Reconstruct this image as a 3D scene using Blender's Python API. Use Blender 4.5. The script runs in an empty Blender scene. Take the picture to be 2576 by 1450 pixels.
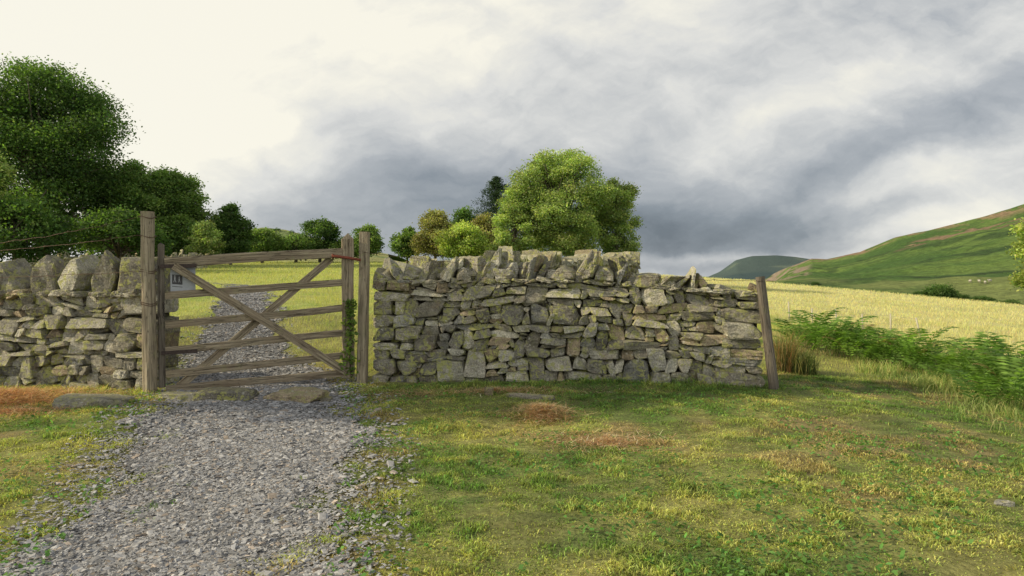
import bpy, math, random
import numpy as np
from mathutils import Vector, Matrix
from mathutils.bvhtree import BVHTree
rng=np.random.default_rng(11); random.seed(11)
S=1717.0; CH=1.25
scene=bpy.context.scene
COL=scene.collection
def P(px,py,d): return np.array([(px-1288)/S*d, d, CH+(690-py)/S*d])
def ss(t): t=np.clip(t,0,1); return t*t*(3-2*t)
def h2(i,j,s):
    v=np.sin(i*127.1+j*311.7+s*74.7)*43758.5453
    return v-np.floor(v)
def vn(x,y,s=0):
    xi=np.floor(x); yi=np.floor(y); fx=x-xi; fy=y-yi
    fx=fx*fx*(3-2*fx); fy=fy*fy*(3-2*fy)
    return (h2(xi,yi,s)*(1-fx)+h2(xi+1,yi,s)*fx)*(1-fy)+(h2(xi,yi+1,s)*(1-fx)+h2(xi+1,yi+1,s)*fx)*fy
def fbm(x,y,s=0,o=4):
    x=np.asarray(x,float); y=np.asarray(y,float)
    r=0;a=.5;t=0
    for k in range(o):
        r=r+a*vn(x,y,s+k*3.1); t+=a; a*=.5; x=x*2.03+7.1; y=y*2.03+3.3
    return r/t
PATH=np.array([(-1.0,0.5,.52),(-1.36,2.8,.52),(-1.57,3.6,.58),(-1.97,5.0,.72),(-2.55,6.8,.80),(-2.8,7.5,.82),(-4.1,10.2,.76),(-5.0,12.7,.56),(-6.4,16.5,.42),(-8.2,20.5,.30),(-10.6,23,.15)])
def pathd(x,y):
    best=np.full(np.shape(x),1e9)
    for a,b in zip(PATH[:-1],PATH[1:]):
        dx,dy=b[0]-a[0],b[1]-a[1]
        t=np.clip(((x-a[0])*dx+(y-a[1])*dy)/(dx*dx+dy*dy),0,1)
        d=np.hypot(x-a[0]-t*dx,y-a[1]-t*dy)-(a[2]+(b[2]-a[2])*t)
        best=np.minimum(best,d)
    return best
def gz(x,y):
    x=np.asarray(x,float); y=np.asarray(y,float)
    pl=-.15-.06*np.maximum(x,-6)+.0345*y
    near=-.045*np.maximum(x-2.3,0)**1.15
    w=ss((y-8.0)/7.0)
    wr=ss((x-3.0)/3.0)*ss((y-6.)/4.)
    w=np.maximum(w,wr)
    z=near*(1-w)+pl*w
    s=np.maximum(y-62,((x-22)*20+(y-60)*8)/21.5)
    s=np.maximum(s,0)
    z=z-13*(1-np.exp(-s/60.))
    far=ss((np.hypot(x,y)-120)/100)
    z=z*(1-far)+(-12)*far
    z=z+ (fbm(x*.6,y*.6,3)-.5)*.10*ss((np.hypot(x,y))/6)*(1-far)+(fbm(x*2.5,y*2.5,5)-.5)*.045*(1-far)
    z=z-(.02*ss(-pathd(x,y)/.3+.5))
    return z
def mesh_np(name,V,Q=None,T=None,col=None,mat=None,smooth=False,loc=(0,0,0),parent=None):
    V=np.asarray(V,float)-np.array(loc)
    me=bpy.data.meshes.new(name)
    Q=np.zeros((0,4),int) if Q is None else np.asarray(Q,int).reshape(-1,4)
    T=np.zeros((0,3),int) if T is None else np.asarray(T,int).reshape(-1,3)
    me.vertices.add(len(V)); me.vertices.foreach_set('co',V.astype(np.float32).ravel())
    loops=np.concatenate([Q.ravel(),T.ravel()]).astype(np.int32)
    me.loops.add(len(loops)); me.loops.foreach_set('vertex_index',loops)
    me.polygons.add(len(Q)+len(T))
    ls=np.concatenate([np.arange(len(Q))*4,len(Q)*4+np.arange(len(T))*3]).astype(np.int32)
    me.polygons.foreach_set('loop_start',ls)
    me.polygons.foreach_set('use_smooth',np.full(len(ls),smooth))
    me.update(calc_edges=True)
    if col is not None:
        c=np.ones((len(V),4),np.float32); c[:,:3]=col
        a=me.color_attributes.new('Col','FLOAT_COLOR','POINT'); a.data.foreach_set('color',c.ravel())
    if mat: me.materials.append(mat)
    ob=bpy.data.objects.new(name,me); COL.objects.link(ob)
    if parent is not None: ob.parent=parent
    else: ob.location=loc
    return ob
def tag(o,label,cat,group=None,kind=None):
    o['label']=label; o['category']=cat
    if group: o['group']=group
    if kind: o['kind']=kind
def empty(name,loc,label,cat,group=None):
    e=bpy.data.objects.new(name,None); e.location=loc; e.empty_display_size=.2; COL.objects.link(e)
    tag(e,label,cat,group); return e
def part(name,par,V,Q=None,T=None,col=None,mat=None,smooth=False):
    return mesh_np(name,V,Q,T,col,mat,smooth,loc=tuple(par.location),parent=par)
def box_grid(n):
    vs={};V=[];Q=[]
    def gi(p):
        k=tuple(np.round(p,5))
        if k not in vs: vs[k]=len(V); V.append(p)
        return vs[k]
    for ax in range(3):
        for sg in (-1,1):
            u=(ax+1)%3; w=(ax+2)%3
            for i in range(n):
                for j in range(n):
                    q=[]
                    for (a,b) in ((i,j),(i+1,j),(i+1,j+1),(i,j+1)):
                        p=[0,0,0]; p[ax]=sg; p[u]=-1+2*a/n; p[w]=-1+2*b/n
                        q.append(gi(tuple(p)))
                    Q.append(q if sg>0 else q[::-1])
    return np.array(V,float),np.array(Q,int)
BV,BQ=box_grid(8); BVL,BQL=box_grid(3)
def rock(k=6,cuts=8,cmin=.70,cmax=1.0,rough=.05,low=False,planar=False):
    v=(BVL if low else BV).copy()
    r=(np.abs(v)**k).sum(1)**(1/k); v=v/r[:,None]
    for i in range(cuts):
        if planar and i<cuts-2:
            a=rng.uniform(0,6.283); n=np.array([math.cos(a),rng.normal(-.12,.25),math.sin(a)])
        else: n=rng.normal(size=3)
        n/=np.linalg.norm(n)
        off=rng.uniform(cmin,cmax)*np.abs(n).sum()*.88
        dd=np.maximum(v@n-off,0); v=v-dd[:,None]*n
    o=rng.uniform(0,100,3)
    for ax in range(3):
        v[:,ax]+=rough*(2*fbm(v[:,(ax+1)%3]*2.6+o[0],v[:,(ax+2)%3]*2.6+o[1]+v[:,ax],ax,3)-1)
    return v
class Acc:
    def __init__(s): s.V=[];s.Q=[];s.T=[];s.C=[];s.n=0
    def add(s,V,Q=None,T=None,c=(1,1,1)):
        V=np.asarray(V,float)
        s.V.append(V)
        if Q is not None: s.Q.append(np.asarray(Q,int).reshape(-1,4)+s.n)
        if T is not None: s.T.append(np.asarray(T,int).reshape(-1,3)+s.n)
        c=np.asarray(c,float)
        s.C.append(np.broadcast_to(c,(len(V),3)) if c.ndim==1 else c)
        s.n+=len(V)
    def out(s):
        return dict(V=np.concatenate(s.V),Q=np.concatenate(s.Q) if s.Q else None,T=np.concatenate(s.T) if s.T else None,col=np.concatenate(s.C))
def tube(pts,rad,k=8,cap=True):
    pts=np.asarray(pts,float); n=len(pts); rad=np.broadcast_to(np.asarray(rad,float),(n,))
    V=[];Q=[]
    ref=None
    for i in range(n):
        t=pts[min(i+1,n-1)]-pts[max(i-1,0)]; t=t/(np.linalg.norm(t)+1e-9)
        if ref is None: ref=np.array([0,0,1.]) if abs(t[2])<.8 else np.array([1.,0,0])
        u=np.cross(t,ref); u/=(np.linalg.norm(u)+1e-9); w=np.cross(t,u)
        ref=np.cross(u,t)
        for a in range(k):
            th=2*math.pi*a/k; V.append(pts[i]+rad[i]*(math.cos(th)*u+math.sin(th)*w))
    for i in range(n-1):
        for a in range(k):
            b=(a+1)%k; Q.append((i*k+a,i*k+b,(i+1)*k+b,(i+1)*k+a))
    T=[]
    if cap:
        V.append(pts[0]);V.append(pts[-1]); c0=n*k;c1=n*k+1
        for a in range(k):
            b=(a+1)%k; T.append((c0,b,a)); T.append((c1,(n-1)*k+a,(n-1)*k+b))
    return np.array(V),np.array(Q),(np.array(T) if T else None)
class N:
    def __init__(s,m):
        m.use_nodes=True; s.t=m.node_tree; s.t.nodes.clear()
    def n(s,t,**kw):
        nd=s.t.nodes.new(t)
        for k,v in kw.items():
            if k.startswith('i_'):
                key=k[2:]; key=int(key) if key.isdigit() else key.replace('_',' ')
                s.set(nd,key,v)
            else: setattr(nd,k,v)
        return nd
    def set(s,nd,key,v):
        if isinstance(v,bpy.types.NodeSocket): s.t.links.new(v,nd.inputs[key])
        else: nd.inputs[key].default_value=v
    def math(s,op,a,b=0,c=0,clamp=False):
        nd=s.t.nodes.new('ShaderNodeMath'); nd.operation=op; nd.use_clamp=clamp
        s.set(nd,0,a); s.set(nd,1,b)
        return nd.outputs[0]
    def mix(s,f,a,b,mode='MIX'):
        nd=s.t.nodes.new('ShaderNodeMixRGB'); nd.blend_type=mode
        s.set(nd,0,f); s.set(nd,1,a if not isinstance(a,tuple) else (*a[:3],1)); s.set(nd,2,b if not isinstance(b,tuple) else (*b[:3],1))
        return nd.outputs[0]
    def ramp(s,f,stops):
        nd=s.t.nodes.new('ShaderNodeValToRGB'); e=nd.color_ramp.elements
        while len(e)<len(stops): e.new(.5)
        for i,(p,c) in enumerate(stops):
            e[i].position=p; e[i].color=(*c,1) if not isinstance(c,(int,float)) else (c,c,c,1)
        s.set(nd,0,f); return nd.outputs[0]
    def noise(s,vec,scale,detail=4,rough=.55,dist=0):
        nd=s.n('ShaderNodeTexNoise',i_Scale=scale,i_Detail=detail,i_Roughness=rough,i_Distortion=dist)
        if vec is not None: s.t.links.new(vec,nd.inputs['Vector'])
        return nd.outputs[0]
def out(n,sh):
    o=n.n('ShaderNodeOutputMaterial'); n.t.links.new(sh,o.inputs[0])
def mat_leaf(name,trans=.35,rough=.6,tm=(1.5,1.7,.6)):
    m=bpy.data.materials.new(name); n=N(m)
    a=n.n('ShaderNodeAttribute',attribute_name='Col').outputs['Color']
    p=n.n('ShaderNodeBsdfPrincipled',i_Base_Color=a,i_Roughness=rough); p.inputs['Specular IOR Level'].default_value=.2
    tc=n.mix(1.0,a,tm,'MULTIPLY')
    t=n.n('ShaderNodeBsdfTranslucent',i_Color=tc)
    mx=n.n('ShaderNodeMixShader'); n.set(mx,0,trans); n.t.links.new(p.outputs[0],mx.inputs[1]); n.t.links.new(t.outputs[0],mx.inputs[2])
    out(n,mx.outputs[0]); return m
def mat_ground():
    m=bpy.data.materials.new('ground_turf'); n=N(m)
    a=n.n('ShaderNodeAttribute',attribute_name='Col').outputs['Color']
    g=n.n('ShaderNodeNewGeometry').outputs['Position']
    f=n.noise(g,30,6,.7); f2=n.noise(g,3.5,5,.6)
    c=n.mix(1,a,n.ramp(f,[(.3,.5),(.7,1.45)]),'MULTIPLY')
    c=n.mix(1,c,n.ramp(f2,[(.3,.8),(.7,1.15)]),'MULTIPLY')
    b=n.n('ShaderNodeBump',i_Strength=.7,i_Distance=.03,i_Height=f)
    p=n.n('ShaderNodeBsdfPrincipled',i_Base_Color=c,i_Roughness=.95,i_Normal=b.outputs[0]); p.inputs['Specular IOR Level'].default_value=.1
    out(n,p.outputs[0]); return m
def mat_stone():
    m=bpy.data.materials.new('lichened_stone'); n=N(m)
    a=n.n('ShaderNodeAttribute',attribute_name='Col').outputs['Color']
    g=n.n('ShaderNodeNewGeometry'); pos=g.outputs['Position']
    f=n.noise(pos,9,8,.7); ff=n.noise(pos,60,6,.7)
    c=n.mix(1,a,n.ramp(f,[(.3,.5),(.5,.95),(.72,1.5)]),'MULTIPLY')
    c=n.mix(1,c,n.ramp(ff,[(.32,.5),(.66,1.45)]),'MULTIPLY')
    rs=n.noise(pos,4.2,4,.6,.4)
    c=n.mix(n.ramp(rs,[(.58,0),(.72,.4)]),c,(.28,.19,.11))
    l=n.noise(pos,15,7,.7,.6); l2=n.noise(pos,2.2,2)
    ln=n.math('MULTIPLY',n.ramp(l,[(.51,0),(.56,1)]),n.ramp(l2,[(.36,.1),(.52,.9)]))
    sep=n.n('ShaderNodeSeparateXYZ'); n.t.links.new(g.outputs['Normal'],sep.inputs[0])
    c=n.mix(ln,c,(.39,.395,.13))
    up=n.math('MULTIPLY',n.ramp(sep.outputs[2],[(.45,0),(.95,1)]),n.ramp(l,[(.44,0),(.56,.7)]))
    c=n.mix(up,c,(.35,.335,.18))
    w=n.n('ShaderNodeTexVoronoi',i_Scale=19.0)
    wv=n.n('ShaderNodeVectorMath',operation='ADD'); n.t.links.new(pos,wv.inputs[0])
    wn_=n.n('ShaderNodeTexNoise',i_Scale=30.,i_Detail=3.); n.t.links.new(pos,wn_.inputs['Vector'])
    sc_=n.n('ShaderNodeVectorMath',operation='SCALE'); n.t.links.new(wn_.outputs['Color'],sc_.inputs[0]); sc_.inputs['Scale'].default_value=.05
    n.t.links.new(sc_.outputs[0],wv.inputs[1]); n.t.links.new(wv.outputs[0],w.inputs['Vector'])
    wl=n.math('MULTIPLY',n.ramp(w.outputs['Distance'],[(.16,1),(.27,0)]),n.ramp(n.noise(pos,5,3),[(.47,0),(.58,.75)]))
    c=n.mix(wl,c,(.52,.51,.43))
    st=n.n('ShaderNodeMapping'); st.inputs['Scale'].default_value=(6,6,45); n.t.links.new(pos,st.inputs[0])
    strat=n.noise(st.outputs[0],1.0,5,.6)
    hh=n.math('ADD',n.math('MULTIPLY',f,1.4),n.math('ADD',n.math('MULTIPLY',ff,.45),n.math('MULTIPLY',strat,.6)))
    b=n.n('ShaderNodeBump',i_Strength=1.0,i_Distance=.045,i_Height=hh)
    p=n.n('ShaderNodeBsdfPrincipled',i_Base_Color=c,i_Roughness=.85,i_Normal=b.outputs[0]); p.inputs['Specular IOR Level'].default_value=.3
    out(n,p.outputs[0]); return m
def mat_wood(name,base=(.17,.125,.085),pale=(.30,.25,.19),green=.25):
    m=bpy.data.materials.new(name); n=N(m)
    tc=n.n('ShaderNodeTexCoord').outputs['Object']
    oi=n.n('ShaderNodeObjectInfo').outputs['Random']
    off=n.n('ShaderNodeVectorMath',operation='ADD'); n.t.links.new(tc,off.inputs[0])
    cb=n.n('ShaderNodeCombineXYZ'); n.set(cb,0,n.math('MULTIPLY',oi,37.)); n.set(cb,1,n.math('MULTIPLY',oi,11.)); n.t.links.new(cb.outputs[0],off.inputs[1])
    mp=n.n('ShaderNodeMapping'); mp.inputs['Scale'].default_value=(1.5,38,38); n.t.links.new(off.outputs[0],mp.inputs[0])
    gr=n.noise(mp.outputs[0],1.6,7,.65,.5)
    m2=n.n('ShaderNodeMapping'); m2.inputs['Scale'].default_value=(1.2,30,30); n.t.links.new(off.outputs[0],m2.inputs[0])
    cr=n.noise(m2.outputs[0],1.3,3,.5,.6)
    bl=n.noise(off.outputs[0],5,5,.65)
    c=n.mix(n.ramp(gr,[(.32,0),(.66,1)]),tuple(x*.40 for x in base),pale)
    c=n.mix(n.ramp(bl,[(.3,.7),(.65,0)]),c,base)
    c=n.mix(n.ramp(n.noise(off.outputs[0],9,6,.7),[(.54,0),(.66,green)]),c,(.26,.28,.11))
    c=n.mix(n.ramp(n.noise(off.outputs[0],24,4,.7),[(.6,0),(.7,.5)]),c,(.06,.05,.035))
    ck=n.ramp(cr,[(.48,0),(.497,1),(.503,1),(.52,0)])
    c=n.mix(n.math('MULTIPLY',ck,.6),c,(.03,.022,.016))
    b=n.n('ShaderNodeBump',i_Strength=.8,i_Distance=.01,i_Height=n.math('SUBTRACT',gr,n.math('MULTIPLY',ck,.6)))
    p=n.n('ShaderNodeBsdfPrincipled',i_Base_Color=c,i_Roughness=.8,i_Normal=b.outputs[0]); p.inputs['Specular IOR Level'].default_value=.3
    out(n,p.outputs[0]); return m
def mat_attr(name,rough=.9,nscale=40,lo=.6,hi=1.4,bump=.5,dist=.01,metal=0):
    m=bpy.data.materials.new(name); n=N(m)
    a=n.n('ShaderNodeAttribute',attribute_name='Col').outputs['Color']
    g=n.n('ShaderNodeNewGeometry').outputs['Position']
    f=n.noise(g,nscale,6,.7)
    c=n.mix(1,a,n.ramp(f,[(.3,lo),(.7,hi)]),'MULTIPLY')
    b=n.n('ShaderNodeBump',i_Strength=bump,i_Distance=dist,i_Height=f)
    p=n.n('ShaderNodeBsdfPrincipled',i_Base_Color=c,i_Roughness=rough,i_Metallic=metal,i_Normal=b.outputs[0]); p.inputs['Specular IOR Level'].default_value=.2
    out(n,p.outputs[0]); return m
M_ground=mat_ground(); M_stone=mat_stone()
M_gatewood=mat_wood('weathered_gate_wood',(.23,.175,.115),(.40,.345,.245)); M_post=mat_wood('weathered_post_wood',(.25,.20,.135),(.45,.39,.28),.3)
M_darkpost=mat_wood('dark_post_wood',(.13,.105,.08),(.21,.185,.15),.2)
M_leaf=mat_leaf('foliage',.42); M_grass=mat_leaf('grass_blades',.38,.5,(1.4,1.4,.65)); M_bark=mat_attr('bark',.95,14,.5,1.4,.8,.05)
M_grav=mat_attr('slate_chips',.7,60,.75,1.25,.3,.004); M_hill=mat_attr('hillside',.95,.35,.55,1.45,1.0,3.0)
M_metal=mat_attr('rusty_metal',.6,50,.5,1.4,.4,.003,.4); M_plain=mat_attr('weathered_sheet',.6,30,.85,1.1,.1,.002)
def mat_path():
    m=bpy.data.materials.new('path_gravel'); n=N(m)
    g=n.n('ShaderNodeNewGeometry').outputs['Position']
    v=n.n('ShaderNodeTexVoronoi',i_Scale=80.0); n.t.links.new(g,v.inputs['Vector'])
    sp=n.n('ShaderNodeSeparateColor'); n.t.links.new(v.outputs['Color'],sp.inputs[0])
    c=n.ramp(sp.outputs[0],[(0,(.11,.11,.112)),(.5,(.22,.222,.225)),(1,(.37,.372,.375))])
    c=n.mix(1,c,n.ramp(v.outputs['Distance'],[(.25,1),(.6,.4)]),'MULTIPLY')
    b=n.n('ShaderNodeBump',i_Strength=1,i_Distance=.01,i_Height=n.math('SUBTRACT',1,v.outputs['Distance']))
    p=n.n('ShaderNodeBsdfPrincipled',i_Base_Color=c,i_Roughness=.85,i_Normal=b.outputs[0]); p.inputs['Specular IOR Level'].default_value=.2
    out(n,p.outputs[0]); return m
M_path=mat_path()
def lerp(a,b,t): return a+(b-a)*np.asarray(t)[...,None]
GREEN=np.array((.15,.275,.055)); YEL=np.array((.56,.56,.17)); BRN=np.array((.45,.33,.18)); GOLD=np.array((.66,.63,.31)); FIELD=np.array((.48,.50,.16)); SOIL=np.array((.17,.13,.085))
def fieldmask(x,y):
    lx=4.9+(y-9)*.06+ (fbm(x*.3,y*.3,9)-.5)*1.0
    return ss((x-lx-.9)/1.6)*ss((y-10.8+ .12*(x-5))/2.0)
def grasscol(x,y):
    a=fbm(x*.7+3,y*1.1,21,5); b=fbm(x*3.2,y*3.2,23,4); e=fbm(x*.9+9,y*.9,27,4); q=fbm(x*9,y*9,29,3)
    c=lerp(np.broadcast_to(GREEN,(len(x),3)),YEL,ss((a-.42)/.20)*.65+.30*ss((b-.42)/.2))
    c=lerp(c,YEL*1.1,ss((q-.54)/.12)*.45)
    c=lerp(c,BRN,ss((e-.54)/.10)*ss((b-.46)/.12)*.6)
    # shade by the wall foot and toward the bank, painted as darker greener turf
    turf_shade=np.exp(-((y-6.9)/.7)**2)*(x>-.8)*(x<4.5)+ss((x-2.0)/1.2)*ss((y-3.8)/1.0)*(y<8)
    c=lerp(c,GREEN*.9,np.clip(turf_shade,0,1)*.6*ss((.62-b)/.15))
    behind=ss((y-8.6)/1.5)*(x<4.2)
    c=lerp(c,lerp(np.broadcast_to(FIELD,(len(x),3)),GREEN*1.2,ss((b-.52)/.2)*.5),behind*.9)
    c=lerp(c,GOLD*(.9+.2*b[:,None]),fieldmask(x,y)*(1-.25*ss((e-.5)/.15)))
    cl=fbm(x*14,y*14,37,2)
    k=np.where(y<12,.55+.95*cl,.95+.1*cl)
    return c*k[:,None]
def axis(lo,hi,n,c,k):
    t=np.linspace(-1,1,n); v=np.sinh(t*k)/np.sinh(k)
    return np.where(v<0,c+v*(c-lo),c+v*(hi-c))
xs=axis(-2500,2500,420,0,7.2); ys=axis(-300,3500,460,6,7.0)
X,Y=np.meshgrid(xs,ys); x=X.ravel(); y=Y.ravel(); Z=gz(x,y)
nx=len(xs); ny=len(ys)
i=np.arange(ny-1)[:,None]*nx+np.arange(nx-1)[None,:]; i=i.ravel()
Q=np.stack([i,i+1,i+1+nx,i+nx],1)
gc=grasscol(x,y)
near=(np.hypot(x,y)<14)
gc=np.where(near[:,None]&(fieldmask(x,y)<.3)[:,None],gc*.40+SOIL*.4,gc*.85)
farm=ss((np.hypot(x,y)-90)/60)
gc=lerp(gc,np.array((.15,.24,.06)),farm)
g=mesh_np('ground',np.stack([x,y,Z],1),Q,None,gc,M_ground,True); tag(g,'grassy sloping ground with turf and golden meadow','ground',kind='structure')
def pathsample(t):
    seg=np.hypot(np.diff(PATH[:,0]),np.diff(PATH[:,1])); cum=np.concatenate([[0],np.cumsum(seg)])
    q=t*cum[-1]; return np.stack([np.interp(q,cum,PATH[:,k]) for k in range(3)],1)
T_=np.linspace(0,1,700); pp=pathsample(T_)
for _ in range(40):
    pp[1:-1]=(pp[:-2]+2*pp[1:-1]+pp[2:])/4
tg=np.gradient(pp[:,:2],axis=0); tg/=np.linalg.norm(tg,axis=1)[:,None]; nr=np.stack([tg[:,1],-tg[:,0]],1)
m=24; pv=[]
for j in range(m+1):
    u=-1+2*j/m
    wl=pp[:,2]*(.88+ (fbm(pp[:,1]*3.0,np.full(len(pp),3.+(u>0)*9),31,5)-.5)*.8)
    pv.append(pp[:,:2]+nr*(u*wl)[:,None])
pv=np.array(pv).transpose(1,0,2).reshape(-1,2)
pz=gz(pv[:,0],pv[:,1])+.010
i=(np.arange(699)[:,None]*(m+1)+np.arange(m)[None,:]).ravel()
o=mesh_np('path',np.column_stack([pv,pz]),np.stack([i,i+1,i+m+2,i+m+1],1),None,None,M_path,True); tag(o,'grey slate gravel track running through the gate','path',kind='structure')
def edge_n(x,y): return (fbm(x*2.6,y*2.6,33,5)-.5)*1.45
def chips(n,dlo,dhi,edge):
    d=rng.uniform(dlo,dhi,n*4); t=np.interp(d,PATH[:,1],PATH[:,0]); w=np.interp(d,PATH[:,1],PATH[:,2])
    xx=t+rng.uniform(-1.8,1.8,n*4)*w; pd=pathd(xx,d)
    keep=(pd<edge_n(xx,d)*.9-.02)|((pd<.8)&(rng.random(n*4)<edge*np.exp(-np.maximum(pd,0)*4.5)))
    xx=xx[keep][:n]; d=d[keep][:n]; return xx,d
def chipmesh(xx,yy,size):
    n=len(xx); s=size*rng.lognormal(0,.40,n)
    base=np.array([(-1,-1,0),(1,-1,0),(1,1,0),(-1,1,0),(-.8,-.8,1),(.8,-.8,1),(.8,.8,1),(-.8,.8,1)],float)
    v=base[None]+rng.uniform(-.32,.32,(n,8,3))
    v=v*np.stack([s*rng.uniform(.6,1.2,n),s*rng.uniform(.35,.8,n),s*rng.uniform(.12,.35,n)],1)[:,None,:]
    a=rng.uniform(0,6.28,n); b=rng.normal(0,.25,n)
    z=v[...,2]+v[...,0]*np.sin(b)[:,None]; vx=v[...,0]; vy=v[...,1]
    X_=vx*np.cos(a)[:,None]-vy*np.sin(a)[:,None]+xx[:,None]; Y_=vx*np.sin(a)[:,None]+vy*np.cos(a)[:,None]+yy[:,None]
    Z_=z+(gz(xx,yy)+.010)[:,None]
    V=np.stack([X_,Y_,Z_],2).reshape(-1,3)
    f=np.array([(0,1,5,4),(1,2,6,5),(2,3,7,6),(3,0,4,7),(4,5,6,7)])
    Q=(np.arange(n)[:,None,None]*8+f[None]).reshape(-1,4)
    g=rng.uniform(.12,.42,n); warm=(rng.random(n)<.10)
    c=np.stack([g*1.0,g*1.0,g*1.02],1); c[warm]*=np.array([1.12,.96,.8])
    c=c*(.85+.3*fbm(xx*2.,yy*2.,35))[:,None]
    return V,Q,np.repeat(c,8,0)
A=Acc()
for (n,a,b,sz,e) in ((72000,2.3,5.2,.0082,.26),(42000,5.0,8.5,.0108,.25),(24000,8.3,20,.014,.08)):
    xx,yy=chips(n,a,b,e); V,Q,c=chipmesh(xx,yy,sz); A.add(V,Q,None,c)
k=A.out(); o=mesh_np('gravel',k['V'],k['Q'],None,k['col'],M_grav); tag(o,'loose grey slate chips covering the track','gravel',kind='stuff')
def blades(x,y,h,w,col,lean=.5,z=None,base=.5):
    n=len(x); z=gz(x,y)-.004 if z is None else z
    a=rng.uniform(0,6.283,n); l=h*lean*rng.uniform(.2,1.3,n); la=rng.uniform(0,6.283,n)
    dx,dy=np.cos(a)*w/2,np.sin(a)*w/2; lx,ly=np.cos(la)*l,np.sin(la)*l
    V=np.zeros((n,5,3))
    V[:,0]=np.stack([x-dx,y-dy,z],1); V[:,1]=np.stack([x+dx,y+dy,z],1)
    V[:,2]=np.stack([x+dx*.8+lx*.35,y+dy*.8+ly*.35,z+h*.6],1); V[:,3]=np.stack([x-dx*.8+lx*.35,y-dy*.8+ly*.35,z+h*.6],1)
    V[:,4]=np.stack([x+lx,y+ly,z+h*np.sqrt(np.clip(1-(lean*.6)**2,.3,1))],1)
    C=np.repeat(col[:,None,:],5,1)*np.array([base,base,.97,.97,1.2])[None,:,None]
    b=np.arange(n)*5
    return V.reshape(-1,3),np.stack([b,b+1,b+2,b+3],1),np.stack([b+3,b+2,b+4],1),C.reshape(-1,3)
def jit(c,s=.18):
    return np.clip(c*np.clip(rng.normal(1,s,(len(c),1)),.35,1.9)*np.clip(rng.normal(1,.07,(len(c),3)),.7,1.3),0,.85)
A=Acc()
n=420000
d=2.2+ (9.0-2.2)*rng.random(n); xx=rng.uniform(-1,1,n)*(.82*d+.5)
pd=pathd(xx,d); en=edge_n(xx,d); th=en*.9
cover=ss((fbm(xx*3.4,d*3.4,41)-.32)/.16)
keep=(pd>th)&(rng.random(n)<.15+.85*cover)&(rng.random(n)<.35+.65*ss((pd-th)/.25))
fr=(fbm(xx*3.3,d*3.3,47,3)>.60)&(pd>-.28)&(rng.random(n)<.7); keep|=fr
keep&=~((d>7.85)&(xx<2.8)&(xx>-1.5))&~((d>7.8)&(xx<-4))
xx=xx[keep];d=d[keep]
tuft_=fbm(xx*6,d*6,43,3)
hh=(.009+.085*np.clip(tuft_-.30,0,1)**1.6)*rng.uniform(.5,1.6,len(xx))
wallprox=np.exp(-np.abs(d-7.6)/.2)*(np.abs(xx-.6)<2.4)+np.exp(-np.abs(d-7.3)/.25)*(xx<-3.4)
hh*=1+2.2*wallprox*rng.random(len(xx))
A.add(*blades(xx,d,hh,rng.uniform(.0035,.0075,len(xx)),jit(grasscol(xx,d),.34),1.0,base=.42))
n=230000
d=np.exp(rng.uniform(math.log(8.3),math.log(66),n)); xx=rng.uniform(-.82,.85,n)*d
keep=(pathd(xx,d)>edge_n(xx,d)*.5)&~((xx>-1.9)&(xx<2.9)&(d<8.6))&~((xx<-3.8)&(d<8.7))
xx=xx[keep];d=d[keep]; fm=fieldmask(xx,d)
hh=rng.uniform(.05,.12,len(xx))*(1+.2*fm)*(.55+fbm(xx,d,45))
hh*=1-.5*np.exp(-np.maximum(pathd(xx,d),0)/1.2)
hh*=1-.5*((xx>3)&(fm<.4)&(d<13))
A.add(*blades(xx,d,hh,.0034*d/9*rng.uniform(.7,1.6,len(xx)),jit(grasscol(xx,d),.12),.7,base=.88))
n=22000
d=rng.uniform(5.5,15,n); xx=5.3+(d-7)*.20+rng.normal(0,.7,n)*(1+.05*d)*.7+.3
cl=fbm(xx*1.5,d*1.5,51); keep=(cl>.50)&(xx>4.0); xx=xx[keep];d=d[keep]
c=lerp(np.broadcast_to(np.array((.16,.27,.055)),(len(xx),3)),np.array((.56,.54,.24)),rng.random(len(xx))**1.6)
A.add(*blades(xx,d,rng.uniform(.05,.19,len(xx)),rng.uniform(.003,.006,len(xx)),jit(c),.8))
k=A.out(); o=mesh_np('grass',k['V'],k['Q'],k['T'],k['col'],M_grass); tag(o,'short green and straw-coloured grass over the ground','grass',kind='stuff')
n=24000
d=rng.uniform(2.4,8,n); xx=rng.uniform(-1,1,n)*(.8*d); keep=(pathd(xx,d)>.05)&(fbm(xx*2,d*2,61)>.46)
xx=xx[keep];d=d[keep];n=len(xx)
s=rng.uniform(.006,.019,n); a=rng.uniform(0,6.28,n); tl=rng.normal(0,.4,(n,2))
bs=np.array([(-1,0),(0,-.6),(1,0),(0,.6)])
vx=bs[None,:,0]*s[:,None]; vy=bs[None,:,1]*s[:,None]
V=np.stack([xx[:,None]+vx*np.cos(a)[:,None]-vy*np.sin(a)[:,None],d[:,None]+vx*np.sin(a)[:,None]+vy*np.cos(a)[:,None],(gz(xx,d)+rng.uniform(.008,.03,n))[:,None]+vx*tl[:,:1]+vy*tl[:,1:]],2).reshape(-1,3)
c=jit(np.broadcast_to(np.array((.13,.26,.065)),(n,3)),.3)
o=mesh_np('clover',V,np.arange(n*4).reshape(-1,4),None,np.repeat(c,4,0),M_leaf); tag(o,'small green clover leaves scattered in the turf','clover',kind='stuff')
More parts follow.
